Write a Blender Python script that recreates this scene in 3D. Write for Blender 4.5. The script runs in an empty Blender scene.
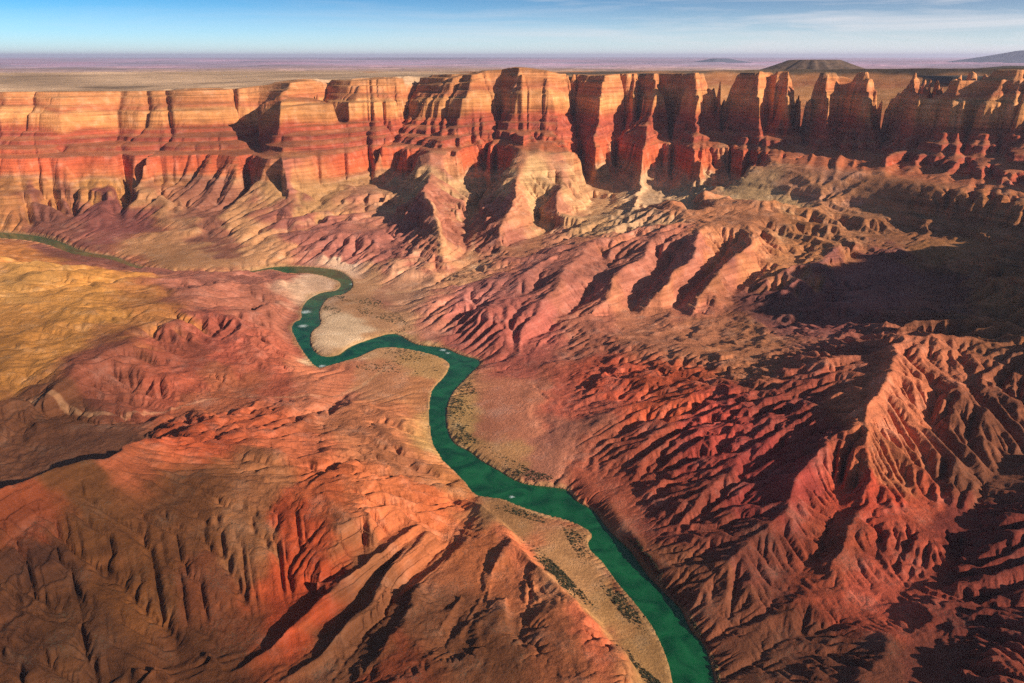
import bpy, math, os, time
import numpy as np
T0 = time.time()
RES = float(os.environ.get('TRES', '1.45'))          # 1.0 = full detail
rng = np.random.default_rng(7)
# ------------------------------------------------------------------ camera
CAM_H = 1250.0          # metres above the river
FPX = 788.0             # focal length in picture pixels (1024 wide)
PITCH = math.radians(19.9)
cp, sp = math.cos(PITCH), math.sin(PITCH)

def ray(px, py):
    u = -(py - 341.5) / FPX
    return np.array(((px - 512.0) / FPX, cp + u * sp, -sp + u * cp))

def at(px, py, z):      # ground point seen at a pixel, given its height
    d = ray(px, py); t = (z - CAM_H) / d[2]
    return d[0] * t, d[1] * t, z

def at_r(px, py, r):    # point seen at a pixel, given its plan distance in km
    d = ray(px, py); t = r * 1000.0 / math.hypot(d[0], d[1])
    return d[0] * t, d[1] * t, CAM_H + d[2] * t

# ------------------------------------------------------------------ log-polar grid (the ground sheet is finest where it is nearest)
DT = 1.75e-3 / RES
TH0, TH1 = math.radians(-47), math.radians(60)
V0, V1 = math.log(820.0), math.log(12800.0)
NJ = int((TH1 - TH0) / DT) // 8 * 8
NI = int((V1 - V0) / DT) // 8 * 8
th = TH0 + (np.arange(NJ) + .5) * DT
vv = V0 + (np.arange(NI) + .5) * DT
R = np.exp(vv)[:, None]
X = R * np.sin(th)[None, :]
Y = R * np.cos(th)[None, :]

def to_ij(x, y):
    return (np.log(np.hypot(x, y)) - V0) / DT - .5, (np.arctan2(x, y) - TH0) / DT - .5

def resize(a, ni, nj):  # smooth bilinear resize (cell centred)
    def idx(n, m):
        c = (np.arange(n) + .5) * m / n - .5
        c = np.clip(c, 0, m - 1); i0 = np.minimum(c.astype(int), m - 2); return i0, c - i0
    i0, f = idx(ni, a.shape[0]); j0, g = idx(nj, a.shape[1])
    f = f[:, None]; g = g[None, :]
    b = a[i0] * (1 - f) + a[i0 + 1] * f
    return b[:, j0] * (1 - g) + b[:, j0 + 1] * g

def resize_c(a, ni, nj):  # cubic b-spline resize, for noise
    def one(a, n):
        m = a.shape[0]; c = (np.arange(n) + .5) * (m - 3) / n + 1
        i = c.astype(int); f = (c - i)[:, None]
        i = np.clip(i, 1, m - 3)
        return (a[i - 1] * ((1 - f) ** 3 / 6) + a[i] * ((3 * f ** 3 - 6 * f ** 2 + 4) / 6)
                + a[i + 1] * ((-3 * f ** 3 + 3 * f ** 2 + 3 * f + 1) / 6) + a[i + 2] * (f ** 3 / 6))
    return one(one(a, ni).T, nj).T

def noise(cell_i, cell_j=None, seed=0, shape=None):   # smooth noise with features about cell px wide, unit variance
    ni, nj = shape or (NI, NJ)
    cell_j = cell_j or cell_i
    g = np.random.default_rng(seed).normal(size=(max(2, int(ni / cell_i)) + 3, max(2, int(nj / cell_j)) + 3))
    return resize_c(g, ni, nj) * 1.9

def fbm(cell, octs, seed, gain=.5):
    s = 0; a = 1
    for k in range(octs):
        s = s + a * noise(cell, seed=seed + 31 * k); cell /= 2.1; a *= gain
        if cell < 2.2: break
    return s

def blur(a, n, times=2):   # box blur by cumulative sums
    for _ in range(times):
        for ax in (0, 1):
            p = np.pad(a, [(n + 1, n) if k == ax else (0, 0) for k in (0, 1)], mode='edge').cumsum(ax)
            a = (np.take(p, range(2 * n + 1, p.shape[ax]), ax) - np.take(p, range(0, p.shape[ax] - 2 * n - 1), ax)) / (2 * n + 1)
    return a

def sstep(a, b, x):
    t = np.clip((x - a) / (b - a), 0, 1); return t * t * (3 - 2 * t)

# ------------------------------------------------------------------ control data
#CONTROL#
RIVER_LEFT = [  # bank on the left / outside, from below the picture upstream; (px,py) on the water level
 (679,720),(672,683),(667,662),(655,634),(637,607),(617,583),(603,564),(591,552),(588,543),(591,535),(573,523),(549,517),(525,510),
 (501,501),(477,497),(465,484),(448,467),(441,460),(433,445),(430,428),(429,412),(432,391),(443,378),(448,370),(448,363),(432,356),(405,350),(381,349),(362,356),
 (350,360),(328,366),(316,367),(304,353),(296,339),(292,329),(295,322),(301,319),(302,309),(308,300),(321,293),(337,290),
 (340,283),(328,278),(311,274),(290,274),(270,271),(255,274.5),(225,278.5),(190,278),(160,275.5),(135,270),(112,261.5),(82,258.5),(55,248),(34,242.5),(0,238.5),(-60,233.5),(-150,226)]
RIVER_RIGHT = [
 (722,720),(715,683),(705,648),(691,631),(680,609),(668,597),(648,576),(631,552),(610,532),(593,511),(576,501),(566,490),(549,487),(521,483),(497,470),(480,460),
 (470,452),(453,442),(446,421),(450,397),(467,377),(480,362),(460,355),(443,348),(415,344),(395,334),(374,338),(350,347),(338,355),
 (321,356),(311,346),(311,333),(320,324),(319,312),(327,299),(344,294),(352,287),(350,279),(338,271),(314,267.5),(290,266.5),(270,267.5),(255,270.5),(225,274.5),(190,274),(160,271.5),
 (136,266),(114,257),(85,252),(58,241),(34,235.5),(0,232.5),(-60,227.5),(-150,220)]
# (px, py, height): crests, valley lines, benches
HEIGHT_LINES = [
 # ---- golden hill on the left and what lies behind it
 [(-140,262,260),(-60,258,240),(0,254,220),(40,262,205),(85,276,190),(130,284,178),(200,287,160),(240,278,120),(272,283,60),(288,300,20)],
 [(-120,300,235),(0,305,205),(100,310,195),(190,302,165)],
 [(-140,405,215),(-60,398,205),(0,395,190),(45,387,180),(85,368,170),(120,352,165),(160,337,158),(200,323,150),(222,318,125)],
 [(-140,430,130),(-60,424,120),(0,414,104),(60,410,92),(90,418,84),(125,417,76),(150,413,70),(175,410,63),(205,401,56),(235,397,50),(300,398,36),(330,396,25),(360,386,12),(388,368,3)],
 [(60,400,125),(95,390,120),(130,385,100),(180,375,90)],
 [(0,262,120),(50,270,95),(95,272,75)],
 [(40,249,35),(80,259,50),(112,262,62),(150,266,80),(190,268,86),(225,268.5,84),(248,268.5,62),(266,272,18)],
 [(112,266,62),(150,272,78),(190,274,82),(225,275,78),(245,275,60)],
 [(248,268.5,62),(258,290,60),(250,310,75),(232,322,115)],
 [(222,318,125),(205,340,110),(213,380,60),(218,397,52)],
 [(240,322,112),(262,345,75),(285,368,40),(300,388,36)],
 [(262,345,75),(290,355,30),(305,360,5)],
 [(300,388,36),(335,376,25),(360,372,8)],
 # ---- near dome and crest, left foreground
 [(-140,520,335),(-60,505,325),(0,491,312),(60,471,292),(110,452,262),(150,439,212),(190,438,182),(225,446,172),(280,458,158),(330,460,130),(375,448,90),(410,425,40),(425,415,8)],
 [(190,438,175),(215,422,130),(245,408,75),(255,400,52)],
 [(280,458,158),(300,430,100),(315,408,45)],
 [(330,460,130),(345,430,76),(352,400,25)],
 [(315,462,120),(322,430,70),(335,402,24)],
 [(400,440,60),(405,410,22),(398,385,6),(420,370,5)],
 # bowl under the crest
 [(30,520,248),(70,540,196),(110,575,135),(150,610,95),(190,640,70),(215,662,58)],
 [(-80,600,215),(0,590,185),(60,620,120),(110,650,95),(160,672,70)],
 [(-60,680,150),(0,665,130),(80,683,90),(130,720,70)],
 [(330,490,165),(350,520,140),(340,545,118),(318,580,100)],
 [(330,480,165),(380,480,120),(420,490,70),(455,500,30),(466,505,6)],
 [(380,480,120),(385,510,125),(375,535,118)],
 # gullies running down to the lower left
 [(412, 528, 88), (400, 537, 78), (375, 555, 66), (350, 572, 58), (308, 605, 46), (260, 645, 36), (236, 656, 33), (190, 670, 26), (120, 700, 10), (60, 740, 0)],
 [(417, 527, 96), (405, 536, 106), (380, 554, 108), (355, 571, 104), (313, 604, 92), (265, 644, 80), (241, 655, 73), (195, 669, 56), (125, 699, 30), (65, 739, 10)],
 [(428, 530, 84), (402, 553, 66), (381, 577, 54), (358, 616, 44), (325, 646, 37), (297, 663, 32), (265, 690, 24), (220, 730, 8)],
 [(433, 529, 94), (407, 552, 102), (386, 576, 100), (363, 615, 90), (330, 645, 81), (302, 662, 72), (270, 689, 54), (225, 729, 28)],
 [(476, 512, 40), (458, 530, 22), (444, 556, 18), (412, 590, 22), (385, 625, 30), (350, 665, 30), (320, 710, 15)],
 [(483, 512, 50), (465, 530, 62), (451, 556, 70), (419, 590, 68), (392, 625, 66), (357, 665, 54), (327, 710, 25)],
 [(506, 548, 62), (494, 572, 28), (480, 612, 22), (450, 655, 40)],
 [(513, 548, 70), (501, 572, 74), (487, 612, 72), (457, 655, 64)],
 [(536, 566, 60), (532, 585, 32), (536, 608, 30), (524, 645, 50)],
 [(543, 566, 68), (539, 585, 76), (543, 608, 78), (531, 645, 70)],
 [(395,585,98),(372,612,92),(340,640,82)],
 [(425,590,76),(400,625,74),(365,668,66)],
 [(465,600,74),(440,640,72)],[(512,600,80),(490,645,76)],
 [(370,690,76),(450,670,80),(520,665,84),(590,680,84)],
 [(420,760,70),(600,740,75)],
 # scarp crest beside the river and its foot
 [(466,498,34),(478,504,48),(500,522,62),(521,541,72),(545,566,78),(565,588,80),(583,608,80),(600,628,80),(616,648,80),(632,678,80),(640,720,80)],
 [(466,500,8),(486,509,9),(507,526,11),(529,545,12),(552,569,12),(575,594,12),(600,622,12),(618,645,12),(640,678,12),(652,720,12)],
 [(520,520,6),(550,540,6),(575,565,6),(600,595,6),(630,630,6),(655,670,6)],
 # ---- sand flats beside the river
 [(322,330,4),(340,325,6),(360,335,6),(345,345,4)],
 [(325,283,4),(310,280,4)],
 [(370,343,2.5),(385,344,2.5)],
 [(355,300,6),(385,318,8),(410,332,7),(440,343,7)],
 [(400,358,8),(425,362,6),(436,372,5)],
 [(355,375,10),(385,372,9),(420,378,6)],
 # alluvial fan on the right bank
 [(485,365,10),(470,385,10),(460,400,8),(458,430,8),(480,452,8),(520,475,8),(560,485,8),(585,500,9)],
 [(500,372,16),(510,400,26),(520,430,28),(545,460,22),(575,484,12)],
 [(535,385,30),(552,420,42),(570,445,38),(590,480,22)],
 # ---- right bank ridge with its long flutes
 [(528,360,23),(533,348,32),(560,343,53),(600,338,79),(650,346,112),(700,360,142),(750,357,177),(800,363,216),(850,375,257),(880,352,290),(897,341,309),(940,348,298),(965,362,286),(1010,352,316),(1080,340,375)],
 [(528,362,23),(527,380,35),(545,395,41),(560,408,36)],
 [(620,341,93),(610,365,83),(585,395,64),(560,420,36)],
 [(600,355,64),(580,380,48),(556,405,33)],
 [(660,350,118),(655,385,107),(630,420,79),(600,455,42)],
 [(720,361,157),(715,400,138),(680,440,100),(640,475,57),(612,500,16)],
 [(790,364,209),(780,410,183),(745,450,138),(700,500,87),(655,545,41),(635,556,14)],
 [(850,376,257),(838,420,220),(805,470,168),(765,530,109),(720,580,61),(690,615,14)],
 [(815,420,190),(775,468,137),(718,535,75),(662,584,14)],
 [(897,341,309),(872,400,264),(862,450,209),(862,488,157),(840,530,120),(824,560,93),(818,600,56)],
 [(862,488,157),(885,520,127),(900,550,98),(905,575,79)],
 [(840,500,116),(800,560,67),(765,610,41),(752,640,29)],
 [(800,575,67),(790,600,58),(780,625,42)],
 [(918,350,294),(915,400,242),(920,450,183),(935,500,131),(940,540,103)],
 [(945,350,294),(955,400,235),(962,450,175),(965,500,120)],
 [(930,380,253),(928,430,190),(930,480,138),(925,530,98)],
 [(1060,440,183),(1024,455,161),(990,490,127),(972,512,115),(957,527,100),(938,575,83),(893,588,69),(852,611,54),(811,632,38),(776,646,27),(745,672,12),(728,698,3)],
 [(1100,480,205),(1024,505,164),(985,540,138),(960,575,105),(935,600,93),(890,640,79),(850,690,64)],
 [(1100,600,146),(1024,580,127),(980,610,101),(940,650,76),(900,700,50)],
 [(1100,640,146),(1024,625,124),(980,650,116),(950,690,94)],
 [(760,690,24),(800,670,41),(850,660,57)],
 [(1090,380,286),(1024,400,242),(1000,440,183),(985,480,142)],
 # ---- behind the right ridge
 [(1090,330,300),(1000,325,255),(930,318,225),(880,305,200),(830,322,170),(780,330,140),(730,322,112),(680,316,82),(620,318,58),(570,322,45),(541,343,28),(528,366,18)],
 [(1000,325,255),(960,290,230),(910,275,215),(870,290,195)],
 [(870,290,195),(850,262,205),(830,245,230)],
 [(720,322,108),(735,290,140),(765,270,180),(800,250,230)],
 [(1120,250,430),(1040,290,370),(1000,262,330),(960,262,300),(940,275,250)],
 [(735,300,150),(775,292,175),(810,270,230),(835,243,300),(850,232,330)],
 [(600,338,80),(640,328,72),(690,333,95),(740,340,122),(790,350,165)],
 # middle hills
 [(400,303,12),(440,296,50),(487,286,100),(535,267,155),(597,241,212),(640,229,252),(690,226,302),(740,221,332),(800,212,348),(860,205,345)],
 [(390,293,10),(440,284,26),(470,270,46),(505,253,76),(550,236,98),(590,225,114),(603,215,122)],
 [(535,267,155),(510,300,108),(480,325,60),(455,344,8)],
 [(487,286,100),(462,312,62),(440,334,9)],
 [(597,241,212),(570,280,165),(540,325,88),(518,365,20)],
 [(560,262,148),(530,300,110),(500,335,55),(490,357,10)],
 [(640,229,252),(640,262,206),(615,295,140),(585,322,72)],
 [(620,262,150),(600,290,98),(565,318,50)],
 [(700,226,304),(690,262,242),(660,290,180),(640,312,86)],
 [(740,221,332),(740,250,270),(715,285,192),(690,312,120)],
 [(665,262,165),(645,290,115),(630,314,62)],
 [(720,250,215),(695,285,140),(672,314,78)],
 # bench under the wall on the right, and the dark spur coming in from the right
 [(1160,150,760),(1100,160,660),(1024,173,545),(985,182,450),(950,191,405),(905,200,360),(870,207,340)],
 [(1120,215,420),(1024,215,380),(960,213,350),(880,214,335),(820,217,322)],
 [(1100,240,330),(1024,245,300),(960,246,275),(900,246,255),(870,255,235)],
 # ---- slopes between the river and the wall, left to centre
 [(345,203,178),(331,214,150),(280,230,95),(230,243,52),(180,256,18),(150,262,5)],
 [(420,232,110),(385,232,140),(335,240,95),(290,254,45),(270,264,8)],
 [(393,208,150),(398,240,75),(385,262,45),(362,282,6)],
 [(430,196,312),(440,215,250),(448,245,150),(440,265,55),(420,282,18)],
 [(478,228,112),(470,262,48)],
 [(520,192,330),(515,215,265),(505,238,170),(494,258,78)],
 [(548,200,245),(550,230,115)],
 [(597,220,136),(597,228,112)],
 [(640,208,305),(640,218,225)],
 [(230,192,215),(222,210,150),(200,232,80),(180,250,22)],
 [(285,190,235),(290,210,170),(270,228,110)],
 [(100,190,215),(95,215,110),(110,245,20)],
 [(0,195,215),(20,215,105),(30,232,10)],
 [(-140,200,215),(-130,222,30)],
 [(150,195,200),(145,225,70),(140,250,14)],
]
RIM = [(-420,95,9.2),(-300,93,8.9),(-150,93,8.6),(-60,92,8.55),(0,92,8.5),(60,91,8.45),(120,90.5,8.4),(150,91,8.5),(170,90,8.4),(185,89,8.25),(200,87,8.15),(215,88,8.3),
 (232,90,8.4),(255,88,8.38),(268,86,8.36),(280,80,8.3),(300,77,8.15),(318,78,8.2),(330,82,8.55),(340,80,8.4),(352,79,8.2),(372,80,8.5),(388,77,8.2),
 (405,75,8.15),(420,79,8.5),(432,77,8.45),(450,75,8.15),(462,78,8.4),(478,73,8.1),(500,66.5,7.9),(515,65,7.8),(535,68,7.7),(553,71.5,7.75),(562,78,8.25),(577,77,8.65),
 (600,75,8.4),(612,74,8.2),(635,75,8.4),(660,74,8.15),(680,73.5,7.75),(692,73,7.65),(705,73.5,7.85),(722,74,8.05),(738,73,7.8),(755,71.5,7.5),(770,73,7.75),(792,73,7.85),
 (806,72.5,7.5),(822,72,7.3),(840,73,7.6),(870,73.5,7.7),(895,73,7.3),(912,72,7.1),(932,73,7.35),(955,72,7.05),(985,72,6.95),(1024,70,6.75),(1080,71,6.75),(1150,70,6.9),(1250,70,7.1),(1400,70,7.4),(1650,68,7.8),(2100,66,8.4)]
WALL_LINES = [   # (px, py, plan distance in km when small, else height in m)
 # butte in front of the wall on the left
 [(300,78,8.15),(290,108,7.8),(283,113,7.5),(283,134,7.2),(285,158,430),(287,180,320),(290,192,262)],
 [(258,116,7.65),(283,113,7.5),(310,115,7.55),(330,120,7.5),(348,145,470)],
 [(262,150,410),(262,180,285)],
 # spurs
 [(478,73,8.1),(465,112,7.7),(442,150,430),(432,172,370),(428,192,320),(440,215,250)],
 [(515,68,7.8),(522,110,7.5),(517,150,440),(520,168,380),(520,192,330)],
 [(553,74,7.75),(552,110,7.55),(558,155,400),(573,182,350),(568,205,300)],
 [(610,74,8.2),(603,108,7.85),(588,155,425),(590,172,335)],
 [(660,74,8.15),(668,112,7.8),(645,150,430),(638,170,375),(636,188,335),(640,208,305)],
 [(692,73,7.65),(692,115,7.25),(686,150,445),(690,170,380),(697,187,350),(705,212,338)],
 [(755,71.5,7.5),(758,115,7.1),(758,152,445),(762,172,388),(770,190,370),(778,208,358)],
 [(822,72,7.3),(830,115,6.95),(828,155,450),(830,172,365),(834,192,322)],
 [(912,72,7.1),(918,115,6.75),(914,155,460),(916,176,375)],
 [(957,72,7.05),(955,115,6.68),(955,160,455),(962,178,382)],
 [(352,79,8.2),(352,115,7.9),(342,150,470),(332,172,330)],
 [(300,77,8.15),(318,110,7.9)],
 [(405,75,8.15),(402,115,7.9),(388,150,440),(382,166,355)],
 [(170,90,8.4),(165,130,8.0),(160,166,345),(152,180,290)],
 [(60,91,8.45),(62,130,8.05),(68,168,345)],
 [(-60,92,8.55),(-60,130,8.1),(-60,172,345)],
 # recesses
 [(420,79,8.5),(412,115,8.2),(394,158,365),(382,182,200),(393,208,150)],
 [(500,120,7.8),(490,158,380),(483,185,215),(478,228,112)],
 [(577,77,8.65),(568,115,8.2),(575,158,345),(579,186,185),(597,220,136)],
 [(640,76,8.4),(628,130,7.9),(612,165,260),(608,192,165),(603,215,122)],
 [(676,80,7.95),(675,120,7.55),(667,162,280),(667,195,180),(655,218,150),(625,218,134),(603,215,122)],
 [(720,74,8.05),(715,120,7.7),(712,158,310),(724,187,205),(722,210,185)],
 [(790,73,7.85),(788,120,7.45),(790,162,310),(800,190,235)],
 [(870,73.5,7.7),(868,120,7.25),(872,163,370),(880,190,332)],
 [(935,73,7.35),(937,120,7.0),(937,169,380)],
 [(330,82,8.55),(325,120,8.2),(312,150,7.75)],
 [(120,90,8.5),(118,130,8.18),(114,166,330)],
 [(0,92,8.6),(5,130,8.22),(5,170,330)],
 [(-140,196,235),(-60,195,235),(0,193,235),(80,188,235),(140,185,235),(200,188,235),(250,191,235),(290,194,240),(335,190,235)],
 # plateau behind
 [(-420,86,9.9),(-150,83,10.1),(0,82,10.2),(150,80.5,10.2),(300,75,10.2),(400,74,10.2),(500,74.5,9.8),(600,74,9.8),(700,72,9.4),(800,69,9.2),(900,69,9.0),(1024,68,8.6),(1300,68,8.9),(2000,64,9.6)],
 [(-420,74,12.6),(0,73,12.6),(300,72,12.6),(520,72,12.6),(800,70,12.6),(1024,70,12.6),(1300,69,12.6),(2000,60,12.6)],
]

# (px, py, height, sRGB of the sunlit rock, darkened at lower left, erodibility): which rock lies where
PATCHES = [
 (30,275,205,(205,150,75),0.42),(100,300,190,(203,143,66),0.42),(40,340,195,(195,135,62),0.42),(150,320,160,(200,135,68),0.42),(20,255,200,(195,125,62),0.42),
 (-60,320,205,(195,135,62),.2),(90,266,60,(150,75,52),.4),(150,275,40,(165,85,60),.4),(210,278,60,(170,90,65),.4),(255,280,50,(180,95,70),.5),
 (60,402,130,(120,75,45),.4),(120,380,110,(135,72,50),.6),(180,370,95,(165,80,55),.7),(215,340,100,(185,85,60),.8),(235,300,90,(195,110,78),.4),(270,310,45,(188,105,75),.4),
 (280,365,40,(192,95,65),.5),(220,390,60,(175,95,60),.5),(330,385,25,(205,120,80),.3),
 (30,440,130,(125,80,50),.3),(90,425,100,(130,85,55),.2),(200,430,170,(190,85,50),.4),(260,425,120,(188,90,55),.4),(300,440,130,(182,95,60),.4),
 (370,420,60,(198,122,76),.4),(410,400,20,(205,138,82),.3),(395,450,80,(178,112,70),.35),(440,460,25,(200,128,72),.3),
 (60,490,230,(176,78,46),0.2),(110,470,240,(181,93,57),0.2),(30,530,190,(141,67,38),0.2),(100,530,150,(107,67,34),0.2),(180,540,122,(111,68,36),0.2),  # brown soils here and below, darkened to put the corner vignette into their colour
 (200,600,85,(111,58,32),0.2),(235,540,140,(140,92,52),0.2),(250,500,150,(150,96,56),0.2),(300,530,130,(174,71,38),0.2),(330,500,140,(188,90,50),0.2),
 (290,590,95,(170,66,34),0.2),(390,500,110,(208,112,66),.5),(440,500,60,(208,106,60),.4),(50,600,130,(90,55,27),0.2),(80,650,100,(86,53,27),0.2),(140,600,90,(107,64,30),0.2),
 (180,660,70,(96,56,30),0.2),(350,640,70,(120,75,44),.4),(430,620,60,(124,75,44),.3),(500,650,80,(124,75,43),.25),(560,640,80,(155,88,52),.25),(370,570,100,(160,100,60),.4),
 (520,540,72,(208,112,70),.4),(600,630,80,(195,98,62),.4),(480,550,60,(190,105,60),.4),(420,560,100,(190,110,66),.4),(380,665,84,(133,61,34),.3),
 (560,560,10,(205,152,92),.02),(610,610,10,(190,142,82),.02),(650,660,10,(175,132,76),.02),(500,515,8,(175,128,76),.02),
 (450,430,8,(212,165,95),.02),(500,460,8,(205,150,90),.02),(520,410,25,(200,125,86),.03),(550,440,30,(190,118,86),.05),(540,465,15,(195,125,88),.03),
 (430,365,8,(212,162,96),.03),(380,385,9,(205,140,88),.15),(345,330,4,(242,204,150),.02),(325,278,4,(242,196,148),.02),(380,348,4,(205,155,100),.02),
 (430,320,30,(195,125,92),.4),(370,300,8,(215,160,105),.08),(400,320,8,(215,160,105),.06),(480,300,60,(188,105,85),0.38),(520,330,60,(192,95,75),0.38),(470,325,30,(190,98,78),.7),
 (560,280,110,(195,102,76),0.38),(600,280,110,(208,112,80),0.38),(650,270,150,(205,112,80),0.38),(700,290,120,(200,108,76),0.38),(720,240,230,(208,138,86),0.38),
 (570,330,40,(190,112,80),.3),(640,322,75,(200,128,86),.15),(700,328,95,(205,132,86),.15),(740,332,130,(195,128,80),.2),
 (600,380,80,(205,90,60),0.42),(560,400,40,(200,97,70),.35),(650,400,120,(205,90,55),0.42),(640,450,70,(180,85,60),0.42),(700,430,140,(175,70,55),0.42),(600,480,25,(178,88,60),0.42),
 (680,520,70,(150,72,52),0.42),(740,560,90,(140,72,52),0.42),(720,600,40,(140,80,52),0.42),(660,580,25,(140,82,52),0.42),
 (780,440,220,(160,62,52),0.42),(820,400,280,(150,66,52),0.42),(900,360,390,(212,122,80),.6),(900,420,290,(198,112,70),0.6),(920,480,190,(195,85,55),0.6),(880,470,220,(195,75,50),0.6),
 (840,550,130,(185,85,55),.35),(860,590,90,(178,78,52),.3),(900,560,115,(192,85,60),.4),(980,430,270,(140,84,55),0.5),(980,520,150,(130,55,42),.5),(980,600,150,(125,56,42),.4),
 (940,650,100,(130,64,46),.4),(1000,650,140,(160,74,52),.4),(850,660,65,(120,66,44),.4),(800,650,45,(122,68,44),.4),(760,670,25,(125,75,48),.4),
 (800,260,210,(195,132,76),.5),(830,300,180,(150,78,66),1.1),(780,310,145,(140,80,65),1.1),(880,280,200,(145,76,64),1.1),(940,290,230,(150,86,64),1.1),(1000,280,320,(186,124,70),1.1),
 (980,265,320,(180,120,72),.7),(900,225,320,(168,112,66),1.1),(960,215,350,(160,104,64),.7),(850,215,335,(188,130,80),1.0),(960,240,280,(172,118,66),.9),(960,190,420,(120,60,54),.5),
 (470,262,70,(218,158,102),.15),(420,275,30,(208,152,106),.15),(540,235,110,(208,142,92),.2),(590,210,200,(218,166,106),.3),
 (400,255,60,(175,97,76),.6),(330,255,60,(178,96,76),.6),(300,225,130,(168,96,75),.5),(215,215,130,(155,98,70),0.5),(120,230,50,(152,70,55),.4),(60,215,90,(145,82,60),.5),
 (200,245,40,(203,147,92),.15),(160,255,15,(200,144,88),.1),(250,235,70,(208,152,96),.2),(440,230,150,(185,112,80),0.5),(500,230,140,(188,116,86),0.5),(560,220,200,(195,132,92),0.5),
 (430,190,280,(208,162,106),0.5),(520,190,290,(212,166,106),0.5),(300,175,300,(203,152,92),0.08),(100,178,260,(195,138,72),0.08),(0,185,240,(190,130,70),0.08),(640,195,260,(208,166,116),1.3),
 (700,200,260,(208,166,112),1.3),(760,195,290,(203,162,106),1.3),(830,190,320,(202,144,102),1.3),(900,185,340,(178,130,78),1.3),
]
# pale dry washes: (px, py, height) and half width in metres
WASHES = [
 ([(0,414,104),(60,410,92),(90,418,84),(125,417,76),(150,413,70),(175,410,63),(205,401,56),(235,397,50),(300,398,36),(330,396,25),(360,386,12),(388,368,3)],10),
 ([(390,293,10),(440,284,26),(470,270,46),(505,253,76),(550,236,110),(590,225,142),(605,212,165)],22),
 ([(345,203,178),(331,214,150),(280,230,95),(230,243,52),(180,256,18),(150,262,5)],22),
 ([(420,232,110),(400,262,40),(362,282,6)],10),
 ([(478,228,112),(470,262,48)],12),
]

CASTER_LINES = [  # ridges out of view on the right, added to cast shadow into the picture
 [(36,6.3,400),(38,5.6,460),(40,4.9,560),(42,4.3,840),(44,3.7,800),(45,3.45,640),(47,3.2,560),(52,2.9,430)],
 [(35,3.4,300),(38,3.3,320),(41,3.2,330)],
 [(38,2.7,215),(41,2.45,240),(44,2.3,200),(46,2.15,240),(52,1.9,220)],
 [(45,1.5,180),(50,1.4,220)],
]

# (crest line, plan offset in metres, height): the steep shaded back of the near left crest
BACK = ([(-140,520,335),(-60,505,325),(0,491,312),(60,471,292),(110,452,262),(150,439,212)], ((-125,50,88),(-300,120,80),(-420,160,84)))

#END#
def densify(line, conv):
    pts = []
    for (a, b) in zip(line[:-1], line[1:]):
        n = max(2, int(math.hypot(b[0] - a[0], b[1] - a[1]) / 1.0))
        for k in range(n):
            t = k / n
            pts.append(conv(*[a[q] + (b[q] - a[q]) * t for q in range(3)]))
    pts.append(conv(*line[-1]))
    # fill plan gaps
    out = [pts[0]]
    for p in pts[1:]:
        q = out[-1]
        d = math.hypot(p[0] - q[0], p[1] - q[1]); n = int(d / (math.hypot(*p[:2]) * DT)) + 1
        for k in range(1, n + 1):
            t = k / n; out.append(tuple(q[c] + (p[c] - q[c]) * t for c in range(3)))
    return np.array(out)

def at_m(px, py, q): return at_r(px, py, q) if q < 16 else at(px, py, q)
def plan(line):        # straight in plan between the given points
    P = [at_m(*p) for p in line]; out = [P[0]]
    for a, b in zip(P[:-1], P[1:]):
        n = int(math.hypot(b[0] - a[0], b[1] - a[1]) / (math.hypot(*a[:2]) * DT * .7)) + 1
        for k in range(1, n + 1):
            t = k / n; out.append(tuple(a[c] + (b[c] - a[c]) * t for c in range(3)))
    return np.array(out)
rim = plan(RIM)
def calm(L):      # pull the in-and-out of the rim half way to its running mean
    a_ = np.arctan2(L[:, 0], L[:, 1]); r_ = np.hypot(L[:, 0], L[:, 1]); o_ = np.argsort(a_)
    g = np.linspace(a_.min(), a_.max(), 1500); rg = np.interp(g, a_[o_], r_[o_])
    k_ = np.exp(-.5 * (np.arange(-120, 121) / 40.) ** 2); k_ /= k_.sum()
    sm = np.convolve(np.pad(rg, 120, mode='edge'), k_, 'valid')
    f = 1 + (np.interp(a_, g, sm) / r_ - 1) * RIM_CALM
    z = CAM_H + (L[:, 2] - CAM_H) * f       # same line of sight
    return np.stack([L[:, 0] * f, L[:, 1] * f, z], 1), g, sm
RIM_CALM = .6
rim0 = rim; rim, rim_g, rim_sm = calm(rim)
def calm_wall(L):       # the wall below follows the calmed rim, less and less towards its foot
    a_ = np.arctan2(L[:, 0], L[:, 1]); a0 = np.arctan2(rim0[:, 0], rim0[:, 1]); o_ = np.argsort(a0)
    rr = np.interp(a_, a0[o_], np.hypot(rim0[:, 0], rim0[:, 1])[o_]); w_ = np.clip((L[:, 2] - 420) / 480, 0, 1)
    w_ = np.where(np.hypot(L[:, 0], L[:, 1]) > rr + 500, 0, w_)
    f = 1 + (np.interp(a_, rim_g, rim_sm) / rr - 1) * RIM_CALM * w_
    return np.stack([L[:, 0] * f, L[:, 1] * f, CAM_H + (L[:, 2] - CAM_H) * f], 1)
lines = [densify(l, at) for l in HEIGHT_LINES] + [calm_wall(plan(l)) for l in WALL_LINES]
lines.append(rim)
_c = densify(BACK[0], at)
for dx, dy, z_ in BACK[1]:
    lines.append(np.stack([_c[:, 0] + dx, _c[:, 1] + dy, 0 * _c[:, 0] + z_], 1))
for l in CASTER_LINES:
    lines.append(np.array([(1000 * r_ * math.sin(math.radians(a_)), 1000 * r_ * math.cos(math.radians(a_)), z_)
                 for (a_, r_, z_) in [tuple(p[c] + (q[c] - p[c]) * k / 160 for c in range(3)) for p, q in zip(l[:-1], l[1:]) for k in range(160)]]))
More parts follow.
